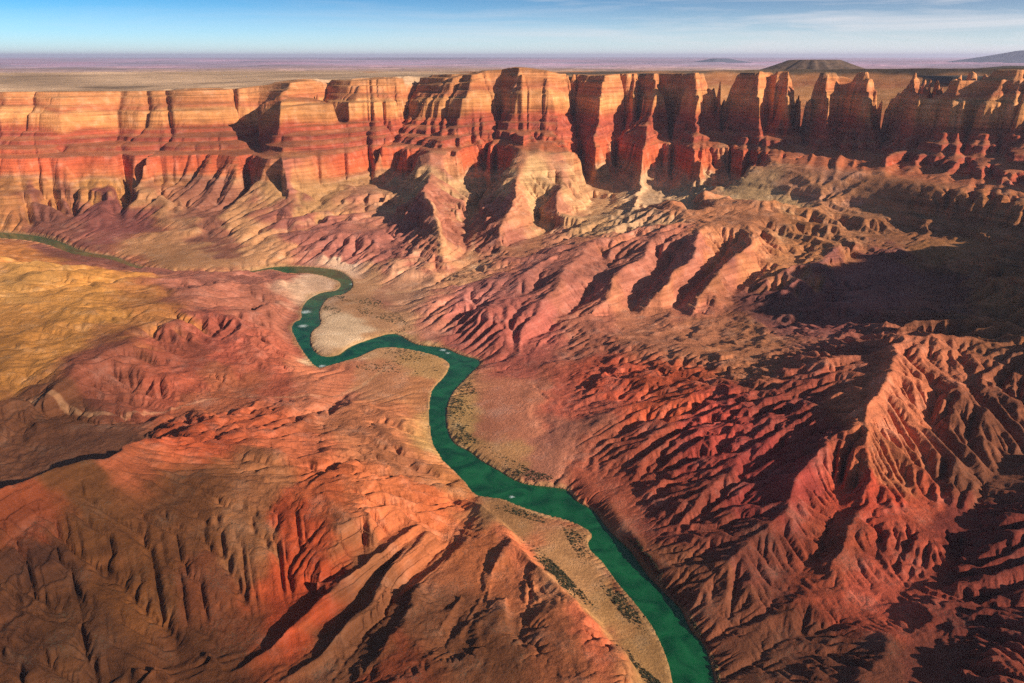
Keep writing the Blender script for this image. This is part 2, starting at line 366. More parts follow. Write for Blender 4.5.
# river polygons
def poly_ij(pts, z=0.0):
    P = np.array([at(x, y, z)[:2] for x, y in pts]); return to_ij(P[:, 0], P[:, 1]), P
def fill_poly(pi, pj):
    m = np.zeros((NI, NJ), bool)
    a0, a1 = max(0, int(pi.min())), min(NI, int(pi.max()) + 2)
    b0, b1 = max(0, int(pj.min())), min(NJ, int(pj.max()) + 2)
    I = np.arange(a0, a1)[:, None]; J = np.arange(b0, b1)[None, :]
    sub = np.zeros((a1 - a0, b1 - b0), bool)
    n = len(pi)
    for k in range(n):
        i1, j1, i2, j2 = pi[k], pj[k], pi[(k + 1) % n], pj[(k + 1) % n]
        if i1 == i2: continue
        c = ((i1 > I) != (i2 > I)) & (J < (j2 - j1) * (I - i1) / (i2 - i1) + j1)
        sub ^= c
    m[a0:a1, b0:b1] = sub
    return m
def smooth_poly(pts, k=4):     # Catmull-Rom through the traced bank
    P = np.array(pts, float); n = len(P); out = []
    for i in range(n - 1):
        p0, p1, p2, p3 = P[max(i - 1, 0)], P[i], P[i + 1], P[min(i + 2, n - 1)]
        for q in range(k):
            t = q / k
            out.append(.5 * (2 * p1 + (p2 - p0) * t + (2 * p0 - 5 * p1 + 4 * p2 - p3) * t * t + (3 * p1 - p0 - 3 * p2 + p3) * t ** 3))
    out.append(P[-1]); return np.array(out)
river_poly = np.concatenate([smooth_poly(RIVER_LEFT), smooth_poly(RIVER_RIGHT)[::-1]])
(ri, rj), river_xy = poly_ij(river_poly)
river = fill_poly(ri, rj)
# banks stand a little above the water
bank = np.concatenate([river_xy, river_xy[:1]])
seg = []
for a, b in zip(bank[:-1], bank[1:]):
    d = np.hypot(*(b - a)); n = int(d / (np.hypot(*a) * DT * .7)) + 1
    seg += [(*(a + (b - a) * k / n), 3.0) for k in range(n)]
lines.append(np.array(seg))

# ------------------------------------------------------------------ control surface: relax heights between the control lines
def solve():
    h = None
    for lev in (32, 16, 8, 4, 2):
        ni, nj = NI // lev, NJ // lev
        s = np.zeros(ni * nj); w = np.zeros(ni * nj)
        for L in lines:
            i, j = to_ij(L[:, 0], L[:, 1]); i = np.floor((i + .5) / lev).astype(int); j = np.floor((j + .5) / lev).astype(int)
            ok = (i >= 0) & (i < ni) & (j >= 0) & (j < nj); f = i[ok] * nj + j[ok]
            s += np.bincount(f, L[ok, 2], ni * nj); w += np.bincount(f, minlength=ni * nj)
        c = w.reshape(ni, nj) > 0; val = (s / np.maximum(w, 1)).reshape(ni, nj)
        h = np.full((ni, nj), 200.0) if h is None else resize(h, ni, nj)
        for it in range({32: 600, 16: 300, 8: 200, 4: 120, 2: 50}[lev]):
            p = np.pad(h, 1, mode='edge')
            h = .25 * (p[:-2, 1:-1] + p[2:, 1:-1] + p[1:-1, :-2] + p[1:-1, 2:])
            h[c] = val[c]
    return resize(h, NI, NJ)
H0 = solve()
print('control', time.time() - T0)
# distance beyond the rim, per direction: plateau mask
ti = np.arctan2(rim[:, 0], rim[:, 1]); o = np.argsort(ti)
rim_r = np.interp(th, ti[o], np.hypot(rim[:, 0], rim[:, 1])[o])
rim_z = np.interp(th, ti[o], rim[:, 2][o])
beyond = R - rim_r[None, :]                      # > 0 on the plateau
sbey = R - blur(rim_r[None, :], int(30 * RES), 2)

# ------------------------------------------------------------------ running-water erosion (implicit stream power on the grid)
OFF = [(-1, 0, 1.), (1, 0, 1.), (0, -1, 1.), (0, 1, 1.), (-1, -1, 1.4142), (-1, 1, 1.4142), (1, -1, 1.4142), (1, 1, 1.4142)]
def receivers(h):
    ni, nj = h.shape
    p = np.pad(h, 1, constant_values=1e9)
    best = np.zeros_like(h); rec = np.arange(ni * nj).reshape(ni, nj).copy(); base = rec.copy(); dist = np.ones_like(h)
    for di, dj, L in OFF:
        s = (h - p[1 + di:1 + di + ni, 1 + dj:1 + dj + nj]) / L
        m = s > best
        best = np.where(m, s, best); rec = np.where(m, base + di * nj + dj, rec); dist = np.where(m, L, dist)
    return rec.ravel(), dist.ravel()
def drain(rec, w):
    n = rec.size; A = w.copy(); p = np.where(rec == np.arange(n), n, rec); p = np.append(p, n)
    A = np.append(A, 0.)
    for _ in range(13):
        A2 = A + np.bincount(p, A, n + 1); A2[n] = 0
        A = A2; p = p[p]
    return A[:n]
def erode(h, k, fixed, m=.5, its=1, up=None, diff=.0, w=None, amax=1e9):
    ni, nj = h.shape; n = h.size
    for _ in range(its):
        if up is not None: h = h + up
        rec, dist = receivers(h)
        A = np.minimum(drain(rec, np.ones(n) if w is None else w.ravel()), amax)
        Fk = k * A ** m / dist
        fx = fixed.ravel() | (rec == np.arange(n))
        b = np.where(fx, 0., Fk / (1 + Fk)); a = np.where(fx, h.ravel(), h.ravel() / (1 + Fk)); p = rec.copy()
        p[fx] = np.arange(n)[fx]
        for _k in range(13):
            a = a + b * a[p]; b = b * b[p]; p = p[p]
        h = a.reshape(ni, nj)
        if diff:
            q = np.pad(h, 1, mode='edge')
            lap = q[:-2, 1:-1] + q[2:, 1:-1] + q[1:-1, :-2] + q[1:-1, 2:] - 4 * h
            h = np.where(fixed, h, h + diff * lap)
    return h
def fill_pits(h, lev=8, its=400):
    ni, nj = h.shape
    c = h[:ni // lev * lev, :nj // lev * lev].reshape(ni // lev, lev, nj // lev, lev).min((1, 3))
    Wt = np.full_like(c, 1e5); Wt[0], Wt[-1] = c[0], c[-1]; Wt[:, 0], Wt[:, -1] = c[:, 0], c[:, -1]
    rv = c < 1.0; Wt[rv] = c[rv]
    for _ in range(its):
        p = np.pad(Wt, 1, mode='edge')
        mn = np.minimum.reduce([p[1 + di:1 + di + c.shape[0], 1 + dj:1 + dj + c.shape[1]] for di, dj, _l in OFF]) + .15
        Wn = np.maximum(c, np.minimum(Wt, mn))
        if np.array_equal(Wn, Wt): break
        Wt = Wn
    return h + resize(np.minimum(Wt - c, 400), ni, nj)

#ERODE#
wallness = sstep(-1900, -1400, sbey) * sstep(150, 300, H0)       # canyon wall below the rim
lowland = 1 - wallness
topflat = sstep(-70, 60, beyond)
# rock kind per point: inverse-distance blend of the patches, measured in viewing angle so that patches keep their size far away
def patch_fields(n=4, rel=0, pw_=2.2):
    xs = X[::n, ::n]; ys = Y[::n, ::n]; shp = xs.shape
    r_ = np.hypot(xs, ys); a_ = np.arctan2(xs, ys) + .014 * down_noise(0, shp, 4 / n) + rel * 3.5e-4; s_ = np.arctan(1100 / r_) + .009 * down_noise(1, shp, 4 / n) + rel * 2.5e-4
    num = np.zeros(shp + (4,)); den = np.zeros(shp)
    for px, py, z, c, k in PATCHES:
        x, y, _ = at(px, py, z); r0 = math.hypot(x, y)
        d2 = (a_ - math.atan2(x, y)) ** 2 + (1.5 * (s_ - math.atan(1100 / r0))) ** 2
        w = 1 / (d2 + 2e-5) ** pw_
        lin = [((v / 255 + .055) / 1.055) ** 2.4 for v in c]
        num += w[..., None] * np.array(lin + [k]); den += w
    f = num / den[..., None]
    return [resize(f[..., q], NI, NJ) for q in range(4)]
def down_noise(s, shp, q=1.):
    return sum(noise(c * RES * q, seed=900 + s + int(c * 9), shape=shp) * g for c, g in ((12, .8), (6, .5), (3, .35), (1.5, .25)))
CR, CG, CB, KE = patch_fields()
def down(a, f): return a[:NI // f * f, :NJ // f * f].reshape(NI // f, f, NJ // f, f).mean((1, 3))
nearflat = sstep(6, 40, H0)
# soft hummocks everywhere, ribs on the wall
rough = fbm(150 * RES, 7, 11, .55)
ribs = 0
for k, (ci, cj) in enumerate(((260, 30), (170, 15), (90, 7.5), (60, 4))):
    n_ = noise(ci * RES, cj * RES, seed=50 + k)
    ribs = ribs + (.55 - np.abs(n_)) * (.7, .65, .55, .35)[k]
amp = R * .0105 * nearflat * np.clip(.05 + .3 * sstep(.02, .08, KE) + KE, 0, 1.3)
def sample(a, di, dj):
    i = np.clip(np.arange(NI)[:, None] + di, 0, NI - 1.001); j = np.clip(np.arange(NJ)[None, :] + dj, 0, NJ - 1.001)
    i0 = i.astype(int); j0 = j.astype(int); f = i - i0; g = j - j0
    return (a[i0, j0] * (1 - f) + a[i0 + 1, j0] * f) * (1 - g) + (a[i0, j0 + 1] * (1 - f) + a[i0 + 1, j0 + 1] * f) * g
wq = sstep(8, 50, blur(H0, int(8 * RES), 2)) * (1 - topflat) * (1 - .6 * wallness) * RES
HW = sample(H0, wq * (5 * fbm(60 * RES, 4, 21, .55)), wq * (3.5 * fbm(60 * RES, 4, 22, .55)))
Hh = HW + rough * amp * (1 - .8 * topflat) * (1 - .4 * wallness) + np.maximum(ribs, -.9) * (.55 + .45 * noise(220 * RES, 60 * RES, seed=58)) * (7 + 53 * sstep(math.radians(-20), math.radians(-8), th))[None, :] * wallness * (1 - topflat) * (1 - .5 * sstep(620, 760, H0))
Hh = np.where(river, -6.0, np.maximum(Hh, 2.0))
fixed = river | (beyond > 40)
def relax(h, base, f, n):     # keep the large shapes where the control lines put them
    d = blur(base - h, max(2, int(n / f)), 2)
    return np.where(river[::f, ::f][:h.shape[0], :h.shape[1]], -6, np.maximum(h + d * .8, 1.5))
h = None
for f, k, its, df in ((4, .15, 14, .008), (2, .075, 10, .005), (1, .06, 10, .002)):
    f = max(1, int(f)); base = down(Hh, f) if f > 1 else Hh
    if h is None: h = base.copy()
    else:
        hb = resize(prev, NI // f, NJ // f); h = hb + base - resize(down(Hh, f * 2), NI // f, NJ // f)
    fx = fixed[::f, ::f][:h.shape[0], :h.shape[1]]
    h = np.where(river[::f, ::f][:h.shape[0], :h.shape[1]], -6, h)
    h = fill_pits(h, max(1, 8 // f))
    wk = wallness * (.5 + .35 * sstep(math.radians(-8), math.radians(-18), th))[None, :]
    kk = k * (down(KE, f) * (1 - down(wk, f))).ravel() if f > 1 else k * (KE * (1 - wk)).ravel()
    h = erode(h, kk, fx, its=its, diff=df, amax=4e4 / f ** 2)
    h = relax(h, down(H0, f) if f > 1 else H0, f, 30 * RES)
    prev = h
# ---- rock layers: ledges and cliffs
Z1 = h
def pw(x, pts):
    p = np.array(pts); return np.interp(x, p[:, 0], p[:, 1])
LAY = [(-1, -1), (0, 0), (.06, .11), (.10, .315), (.18, .35), (.20, .40), (.28, .43), (.30, .475), (.40, .51), (.415, .545), (.48, .575),
       (.535, .76), (.60, .785), (.615, .82), (.68, .85), (.71, .925), (.77, .94), (.80, .995), (1, 1), (2, 2)]
zb = 235.0
wob = fbm(120 * RES, 4, 77) * .012
rz = blur(np.repeat(rim_z[None, :], 3, 0), int(18 * RES), 2)[1][None, :]
Z1 = np.where(beyond < 1600, np.minimum(Z1, rz + 4 + 3 * rough + np.maximum(beyond - 300, 0) * .12), Z1)
tt = (Z1 - zb) / (rz - zb)
tl = pw(tt + wob, LAY) - wob * .6
Z2 = zb + tl * (rz - zb)
Z2 = np.where(tt > 0, Z1 + (Z2 - Z1) * sstep(-2100, -1700, sbey) * (1 - sstep(-40, 60, beyond)), Z1)
# thin ledges on the wall
P_ = 34.0; ph = Z2 / P_ + wob * 6
Z2 = Z2 - wallness * (1 - topflat) * .5 * P_ / (2 * math.pi) * np.sin(2 * math.pi * ph) * (1 + .4 * rough)
# the brown cliff of the lower bench
far = sstep(4900, 5400, R + 0 * H0) * sstep(700, 300, -sbey * 0 + (Z1 > 420) * 999.)
zz = Z2 + rough * 7
Z3 = pw(zz, [(-99, -99), (150, 150), (196, 176), (207, 232), (262, 258), (300, 300), (9999, 9999)]) - rough * 7
Z2 = Z2 + (Z3 - Z2) * far * sstep(-1.2, .8, noise(60 * RES, seed=71))
# ledges of the near hills: beds a few metres thick, gently dipping
bed = Z2 + .05 * X - .03 * Y + 9 * fbm(90 * RES, 4, 73)
lm = (1 - wallness) * sstep(25, 70, Z2) * sstep(5600, 4600, R + 0 * Z2) * np.clip(.5 + .5 * noise(50 * RES, seed=74), 0, 1)
for Pb, ab in ((31., .9), (13., .8)):
    Z2 = Z2 - lm * ab * Pb / (2 * math.pi) * np.sin(2 * math.pi * bed / Pb)
# benches on the right, below the wall
rb_ = sstep(math.radians(12), math.radians(19), th)[None, :] * sstep(3600, 4000, R) * sstep(6600, 6200, R)
zz = Z2 + 12 * rough
Z4 = pw(zz, [(-99, -99), (120, 120), (170, 150), (182, 186), (235, 215), (250, 252), (300, 278), (318, 322), (380, 350), (400, 402), (470, 470), (9999, 9999)]) - 12 * rough
Z2 = Z2 + (Z4 - Z2) * rb_ * .5
Z2 = Z2 + R * .0004 * sstep(12, 45, Z2) * (1 - wallness) * np.where(beyond > 0, 0, 1) * fbm(11 * RES, 3, 75, .7)
Hf = np.where(river, -6, Z2)

#END#
print('eroded', time.time() - T0)
#COLOR#
lin = lambda c: np.array([((v / 255 + .055) / 1.055) ** 2.4 for v in c])
relief = Hf - blur(Hf, int(14 * RES), 2)
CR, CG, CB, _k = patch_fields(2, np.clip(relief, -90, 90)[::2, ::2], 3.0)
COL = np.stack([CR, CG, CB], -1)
# rock layers of the wall, by height within it
tf = np.clip((Hf - zb) / (rz - zb), -1, 1.05) + wob * 1.6 + .02 * noise(40 * RES, 9 * RES, seed=88)
BANDS = [(.08, (206, 164, 120)), (.115, (198, 118, 72)), (.14, (214, 104, 64)), (.30, (206, 94, 60)), (.34, (190, 96, 66)), (.38, (172, 80, 60)), (.43, (188, 90, 62)), (.47, (164, 76, 58)),
         (.52, (184, 86, 60)), (.57, (182, 88, 58)), (.60, (206, 124, 74)), (.68, (222, 146, 88)), (.78, (216, 144, 90)), (.82, (190, 106, 70)), (.86, (204, 122, 76)), (.92, (218, 138, 86)), (1.0, (204, 134, 86))]
bt = np.array([b[0] for b in BANDS]); bc = np.array([lin(b[1]) for b in BANDS])
wc = np.stack([np.interp(tf, bt, bc[:, q]) for q in range(3)], -1)
gz_i, gz_j = np.gradient(Hf); slope = np.hypot(gz_i, gz_j) / (R * DT)
talus = (1 - sstep(.55, 1.0, blur(slope, 1, 1)))[..., None] * .45
wc = wc * (1 - talus) + (.35 * wc + .65 * lin((196, 138, 86))) * talus
wm = (wallness * sstep(.07, .11, tf))[..., None]
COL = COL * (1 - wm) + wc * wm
# flat desert above the rim
pm = (sstep(-10, 60, beyond) * sstep(.9, .96, tf))[..., None]
dn = fbm(60 * RES, 4, 401)
pc = lin((212, 168, 132))[None, None] * (1 + .2 * dn[..., None]) * (1 - .4 * sstep(.9, 1.6, noise(9 * RES, 26 * RES, seed=405)))[..., None]
pr = lin((112, 88, 66))
px_ = sstep(math.radians(-10), math.radians(6), th)[None, :, None]
pc = pc * (1 - px_) + pr * px_ * (1 + .2 * dn[..., None])
COL = COL * (1 - pm) + pc * pm
def wash_mask(line, w):
    L = densify(line, at); m = np.zeros((NI, NJ))
    i, j = to_ij(L[:, 0], L[:, 1])
    i = np.round(i).astype(int); j = np.round(j).astype(int); ok = (i >= 0) & (i < NI) & (j >= 0) & (j < NJ)
    for a, b in zip(i[ok], j[ok]):
        rr = w / (R[a, 0] * DT); n = int(rr * 2.2) + 1
        a0, a1, b0, b1 = max(0, a - n), min(NI, a + n + 1), max(0, b - n), min(NJ, b + n + 1)
        g = np.exp(-((np.arange(a0, a1) - a)[:, None] ** 2 + (np.arange(b0, b1) - b)[None, :] ** 2) / rr ** 2)
        m[a0:a1, b0:b1] = np.maximum(m[a0:a1, b0:b1], g)
    return m
for l, w in WASHES:
    wm0 = wash_mask(l, w)
    m_ = sstep(.0, .3, wm0)[..., None] * sstep(.3, .95, wm0 + .16 * rough + .16 * noise(7 * RES, seed=61))[..., None] * .38
    COL = COL * (1 - m_) + lin((222, 172, 116)) * m_
# sand along the water's edge
rb = blur(river.astype(float), int(3 * RES), 2)
sm_ = (sstep(0, .03, rb) * sstep(.02, .25, rb + .10 * noise(10 * RES, seed=62)) * sstep(22, 8, Hf) * .6)[..., None]
COL = COL * (1 - sm_) + lin((206, 160, 100)) * sm_
wet = (sstep(.22, .5, rb) * .5)[..., None]
COL = COL * (1 - wet) + COL * np.array([.42, .45, .5]) * wet
# slow change of tone
COL = COL * (1 + .10 * fbm(40 * RES, 5, 501)[..., None])
gr = COL[..., 1] / COL[..., 0]
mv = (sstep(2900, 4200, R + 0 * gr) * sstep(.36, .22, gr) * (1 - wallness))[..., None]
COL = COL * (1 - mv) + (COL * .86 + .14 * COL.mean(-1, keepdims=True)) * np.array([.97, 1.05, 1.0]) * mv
wk_ = (wallness * sstep(.1, .14, tf))[..., None]
COL = COL * wk_ * np.array([1, 1.03, 1.0]) + COL * (1 - wk_) * np.stack([1 + 0 * gr, np.interp(gr, (.14, .25, .42, .6), (1.08, 1.04, .90, .94)), np.interp(gr, (.14, .25, .42, .6), (1.12, 1.1, 1.05, 1.05))], -1)
COL = np.clip(COL * .74, .01, .8)

#END#
print('coloured', time.time() - T0)
#BUILD#
sc = bpy.context.scene
# ------------------------------------------------------------------ materials
def material(name):
    m = bpy.data.materials.new(name); m.use_nodes = True; m.node_tree.nodes.clear()
    return m, m.node_tree.nodes, m.node_tree.links
def node(ns, kind, **kw):
    n = ns.new(kind)
    for k, v in kw.items():
        if k.startswith('i_'): n.inputs[int(k[2:]) if k[2:].isdigit() else k[2:].replace('_', ' ')].default_value = v
        else: setattr(n, k, v)
    return n
def mixc(ns, ls, fac, a, b, blend='MIX'):
    n = node(ns, 'ShaderNodeMix', data_type='RGBA', blend_type=blend)
    for s, v in ((n.inputs[0], fac), (n.inputs[6], a), (n.inputs[7], b)):
        if hasattr(v, 'is_linked'): ls.new(v, s)
        elif isinstance(v, tuple): s.default_value = (*v, 1)
        else: s.default_value = v
    return n.outputs[2]
def maprange(ns, ls, v, a, b, c, d):
    n = node(ns, 'ShaderNodeMapRange'); ls.new(v, n.inputs[0])
    for k, q in enumerate((a, b, c, d)): n.inputs[k + 1].default_value = q
    return n.outputs[0]
def mathn(ns, ls, op, a, b=None):
    n = node(ns, 'ShaderNodeMath', operation=op)
    for s, v in zip(n.inputs, (a, b)):
        if v is None: continue
        if hasattr(v, 'is_linked'): ls.new(v, s)
        else: s.default_value = v
    return n.outputs[0]

def rock_material(name):
    m, ns, ls = material(name)
    out = node(ns, 'ShaderNodeOutputMaterial'); bs = node(ns, 'ShaderNodeBsdfPrincipled'); ls.new(bs.outputs[0], out.inputs[0])
    bs.inputs['Roughness'].default_value = .95; bs.inputs['Specular IOR Level'].default_value = .1
    col = node(ns, 'ShaderNodeAttribute', attribute_name='rock').outputs['Color']
    geo = node(ns, 'ShaderNodeNewGeometry')
    pos = geo.outputs['Position']
    dist = node(ns, 'ShaderNodeVectorMath', operation='LENGTH'); ls.new(pos, dist.inputs[0])
    # thin rock layers: noise stretched flat
    mp = node(ns, 'ShaderNodeMapping'); mp.inputs['Scale'].default_value = (.0012, .0012, .055); ls.new(pos, mp.inputs[0])
    st = node(ns, 'ShaderNodeTexNoise', i_Scale=1.0, i_Detail=5.0, i_Roughness=.65); ls.new(mp.outputs[0], st.inputs['Vector'])
    # blotches, coarse and fine
    n1 = node(ns, 'ShaderNodeTexNoise', i_Scale=.012, i_Detail=8.0, i_Roughness=.62); ls.new(pos, n1.inputs['Vector'])
    n2 = node(ns, 'ShaderNodeTexNoise', i_Scale=.09, i_Detail=8.0, i_Roughness=.75); ls.new(pos, n2.inputs['Vector'])
    sep = node(ns, 'ShaderNodeSeparateXYZ'); ls.new(geo.outputs['True Normal'], sep.inputs[0])
    steep = maprange(ns, ls, sep.outputs[2], .93, .60, 0, 1)
    k = mathn(ns, ls, 'MULTIPLY', maprange(ns, ls, st.outputs[0], .3, .7, -.42, .42), maprange(ns, ls, steep, 0, 1, .4, 1))
    k = mathn(ns, ls, 'ADD', k, maprange(ns, ls, n1.outputs[0], .3, .7, -.22, .22))
    k = mathn(ns, ls, 'ADD', k, maprange(ns, ls, n2.outputs[0], .3, .7, -.16, .16))
    k = mathn(ns, ls, 'ADD', k, 1.0)
    sc_ = node(ns, 'ShaderNodeVectorMath', operation='SCALE'); ls.new(col, sc_.inputs[0]); ls.new(k, sc_.inputs['Scale'])
    # dust of a browner tone in blotches
    dust = maprange(ns, ls, n1.outputs[0], .52, .72, 0, .35)
    hsv = node(ns, 'ShaderNodeHueSaturation'); hsv.inputs['Saturation'].default_value = .72; hsv.inputs['Hue'].default_value = .515; ls.new(sc_.outputs[0], hsv.inputs['Color'])
    c = mixc(ns, ls, dust, sc_.outputs[0], hsv.outputs[0])
    # dark desert shrubs dotted over the gentler ground
    vo = node(ns, 'ShaderNodeTexVoronoi', feature='F1', i_Scale=.16, i_Randomness=1.0); ls.new(pos, vo.inputs['Vector'])
    dens = mathn(ns, ls, 'MULTIPLY', maprange(ns, ls, n1.outputs[0], .38, .62, .05, .34), maprange(ns, ls, steep, 0, .8, 1, .15))
    dot = node(ns, 'ShaderNodeMath', operation='LESS_THAN'); ls.new(vo.outputs['Distance'], dot.inputs[0]); ls.new(dens, dot.inputs[1])
    c = mixc(ns, ls, mathn(ns, ls, 'MULTIPLY', dot.outputs[0], .55), c, (.075, .058, .035))
    ls.new(c, bs.inputs['Base Color'])
    bmp = node(ns, 'ShaderNodeBump', i_Strength=.75, i_Distance=10.0)
    hh = mathn(ns, ls, 'ADD', mathn(ns, ls, 'MULTIPLY', n2.outputs[0], .9), mathn(ns, ls, 'MULTIPLY', st.outputs[0], .5))
    ls.new(hh, bmp.inputs['Height']); ls.new(bmp.outputs[0], bs.inputs['Normal'])
    return m
rock = rock_material('canyon_rock')

def water_material():
    m, ns, ls = material('river_water')
    out = node(ns, 'ShaderNodeOutputMaterial'); bs = node(ns, 'ShaderNodeBsdfPrincipled'); ls.new(bs.outputs[0], out.inputs[0])
    geo = node(ns, 'ShaderNodeNewGeometry'); pos = geo.outputs['Position']
    at_ = node(ns, 'ShaderNodeAttribute', attribute_name='water'); sp_ = node(ns, 'ShaderNodeSeparateColor'); ls.new(at_.outputs['Color'], sp_.inputs[0])
    n1 = node(ns, 'ShaderNodeTexNoise', i_Scale=.012, i_Detail=5.0, i_Distortion=1.2); ls.new(pos, n1.inputs['Vector'])
    n3 = node(ns, 'ShaderNodeTexNoise', i_Scale=.05, i_Detail=5.0); ls.new(pos, n3.inputs['Vector'])
    n4 = node(ns, 'ShaderNodeTexNoise', i_Scale=.24, i_Detail=7.0, i_Roughness=.75, i_Distortion=1.2); ls.new(pos, n4.inputs['Vector'])
    c = mixc(ns, ls, maprange(ns, ls, n1.outputs[0], .35, .68, 0, 1), (.000, .042, .015), (.008, .105, .034))
    sh = mathn(ns, ls, 'ADD', sp_.outputs[0], maprange(ns, ls, n3.outputs[0], .3, .7, -.25, .25))
    c = mixc(ns, ls, maprange(ns, ls, sh, .35, .85, 0, .8), c, (.075, .110, .045))      # silt in the shallows
    fo = mathn(ns, ls, 'ADD', n4.outputs[0], maprange(ns, ls, sp_.outputs[1], 0, 1, -.62, .09))
    foam = maprange(ns, ls, fo, .50, .60, 0, .8)
    c = mixc(ns, ls, foam, c, (.62, .70, .66))
    ls.new(c, bs.inputs['Base Color']); bs.inputs['IOR'].default_value = 1.33; bs.inputs['Specular IOR Level'].default_value = .3
    ls.new(maprange(ns, ls, foam, 0, 1, .14, .7), bs.inputs['Roughness'])
    n2 = node(ns, 'ShaderNodeTexNoise', i_Scale=.22, i_Detail=6.0, i_Distortion=.5); ls.new(pos, n2.inputs['Vector'])
    bmp = node(ns, 'ShaderNodeBump', i_Strength=.4, i_Distance=.8); ls.new(n2.outputs[0], bmp.inputs['Height']); ls.new(bmp.outputs[0], bs.inputs['Normal'])
    return m
def plain(name, c, c2=None, rough=.9, scale=.2):
    m, ns, ls = material(name)
    out = node(ns, 'ShaderNodeOutputMaterial'); bs = node(ns, 'ShaderNodeBsdfPrincipled'); ls.new(bs.outputs[0], out.inputs[0])
    geo = node(ns, 'ShaderNodeNewGeometry'); n1 = node(ns, 'ShaderNodeTexNoise', i_Scale=scale, i_Detail=5.0); ls.new(geo.outputs['Position'], n1.inputs['Vector'])
    ls.new(mixc(ns, ls, maprange(ns, ls, n1.outputs[0], .35, .65, 0, 1), c, c2 or tuple(v * .6 for v in c)), bs.inputs['Base Color'])
    bs.inputs['Roughness'].default_value = rough; bs.inputs['Specular IOR Level'].default_value = .15
    return m

def tag(o, label=None, cat=None, kind=None, group=None):
    for k, v in (('label', label), ('category', cat), ('kind', kind), ('group', group)):
        if v: o[k] = v
    return o
def link(name, me, mat):
    me.materials.append(mat); o = bpy.data.objects.new(name, me); sc.collection.objects.link(o); return o

# ------------------------------------------------------------------ far ground: the desert beyond the rim out to the horizon
NF = 230
vf = vv[-1] + np.cumsum(np.linspace(.0045, .023, NF))
vf = np.log(12800.) + (vf - vf[0] + .0045) * (math.log(330000 / 12800.) / (vf[-1] - vf[0]))
Rf = np.exp(vf)[:, None]
Xf = Rf * np.sin(th); Yf = Rf * np.cos(th)
zr0 = Hf[-1:, :]
tz = 1 - np.exp(-(Rf - 12800) / 9000)
Zf = zr0 * (1 - tz) + tz * (880 - 1.5 * (Rf - 12800) / 1000 * np.exp(-(Rf / 60000)))
nz = noise(9, 40 * RES, seed=701, shape=(NF, NJ)) + .5 * noise(5, 18 * RES, seed=702, shape=(NF, NJ)) + .3 * noise(3, 8 * RES, seed=703, shape=(NF, NJ))
scarp = pw(nz, [(-9, -1.2), (-.7, -1.0), (-.55, -.35), (.35, -.2), (.5, .6), (1.3, .75), (1.45, 1.4), (9, 1.9)])
Zf = Zf + scarp * 34 * sstep(12800, 16500, Rf) * np.clip(Rf / 40000, .6, 1.6)
Zf = np.minimum(Zf, 1150)
fn = noise(14, 60 * RES, seed=711, shape=(NF, NJ)); fn2 = noise(5, 24 * RES, seed=712, shape=(NF, NJ))
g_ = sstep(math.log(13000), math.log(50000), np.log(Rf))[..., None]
cf = lin((216, 172, 138)) * (1 - g_) + lin((200, 166, 186)) * g_  # desert pink turning lavender with distance: haze painted into the colour
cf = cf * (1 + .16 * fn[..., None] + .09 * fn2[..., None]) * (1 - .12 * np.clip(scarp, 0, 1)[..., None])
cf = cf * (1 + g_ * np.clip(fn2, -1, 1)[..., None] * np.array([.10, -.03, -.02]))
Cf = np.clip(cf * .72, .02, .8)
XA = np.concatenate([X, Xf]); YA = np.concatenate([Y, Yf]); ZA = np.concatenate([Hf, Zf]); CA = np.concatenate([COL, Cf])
NA = XA.shape[0]

# normals of the whole ground, so that neighbouring landforms shade without a seam
def normals():
    P = np.stack([XA, YA, ZA], -1)
    du = np.empty_like(P); dv = np.empty_like(P)
    du[1:-1] = P[2:] - P[:-2]; du[0] = P[1] - P[0]; du[-1] = P[-1] - P[-2]
    dv[:, 1:-1] = P[:, 2:] - P[:, :-2]; dv[:, 0] = P[:, 1] - P[:, 0]; dv[:, -1] = P[:, -1] - P[:, -2]
    n = np.cross(dv, du); return n / np.linalg.norm(n, axis=-1, keepdims=True)
NRM = normals().astype(np.float32)

def ground_piece(name, fmask, mat=None, attr='rock'):
    fi, fj = np.nonzero(fmask)
    a = fi * NJ + fj
    q = np.stack([a, a + 1, a + NJ + 1, a + NJ], 1)
    used = np.zeros(NA * NJ, bool); used[q.ravel()] = True
    new = np.cumsum(used) - 1; q = new[q].astype(np.int32)
    sel = np.nonzero(used)[0]
    v = np.stack([XA.ravel()[sel], YA.ravel()[sel], ZA.ravel()[sel]], 1).astype(np.float32)
    me = bpy.data.meshes.new(name)
    me.vertices.add(len(v)); me.vertices.foreach_set('co', v.ravel())
    me.loops.add(q.size); me.loops.foreach_set('vertex_index', q.ravel())
    me.polygons.add(len(q)); me.polygons.foreach_set('loop_start', np.arange(0, q.size, 4, dtype=np.int32))
    me.polygons.foreach_set('use_smooth', np.ones(len(q), bool))
    me.update(calc_edges=True)
    at_ = me.color_attributes.new(attr, 'FLOAT_COLOR', 'POINT')
    c = np.ones((len(sel), 4), np.float32); c[:, :3] = CA.reshape(-1, 3)[sel]
    at_.data.foreach_set('color', c.ravel())
    me.normals_split_custom_set_from_vertices(NRM.reshape(-1, 3)[sel])
    return link(name, me, mat or rock)

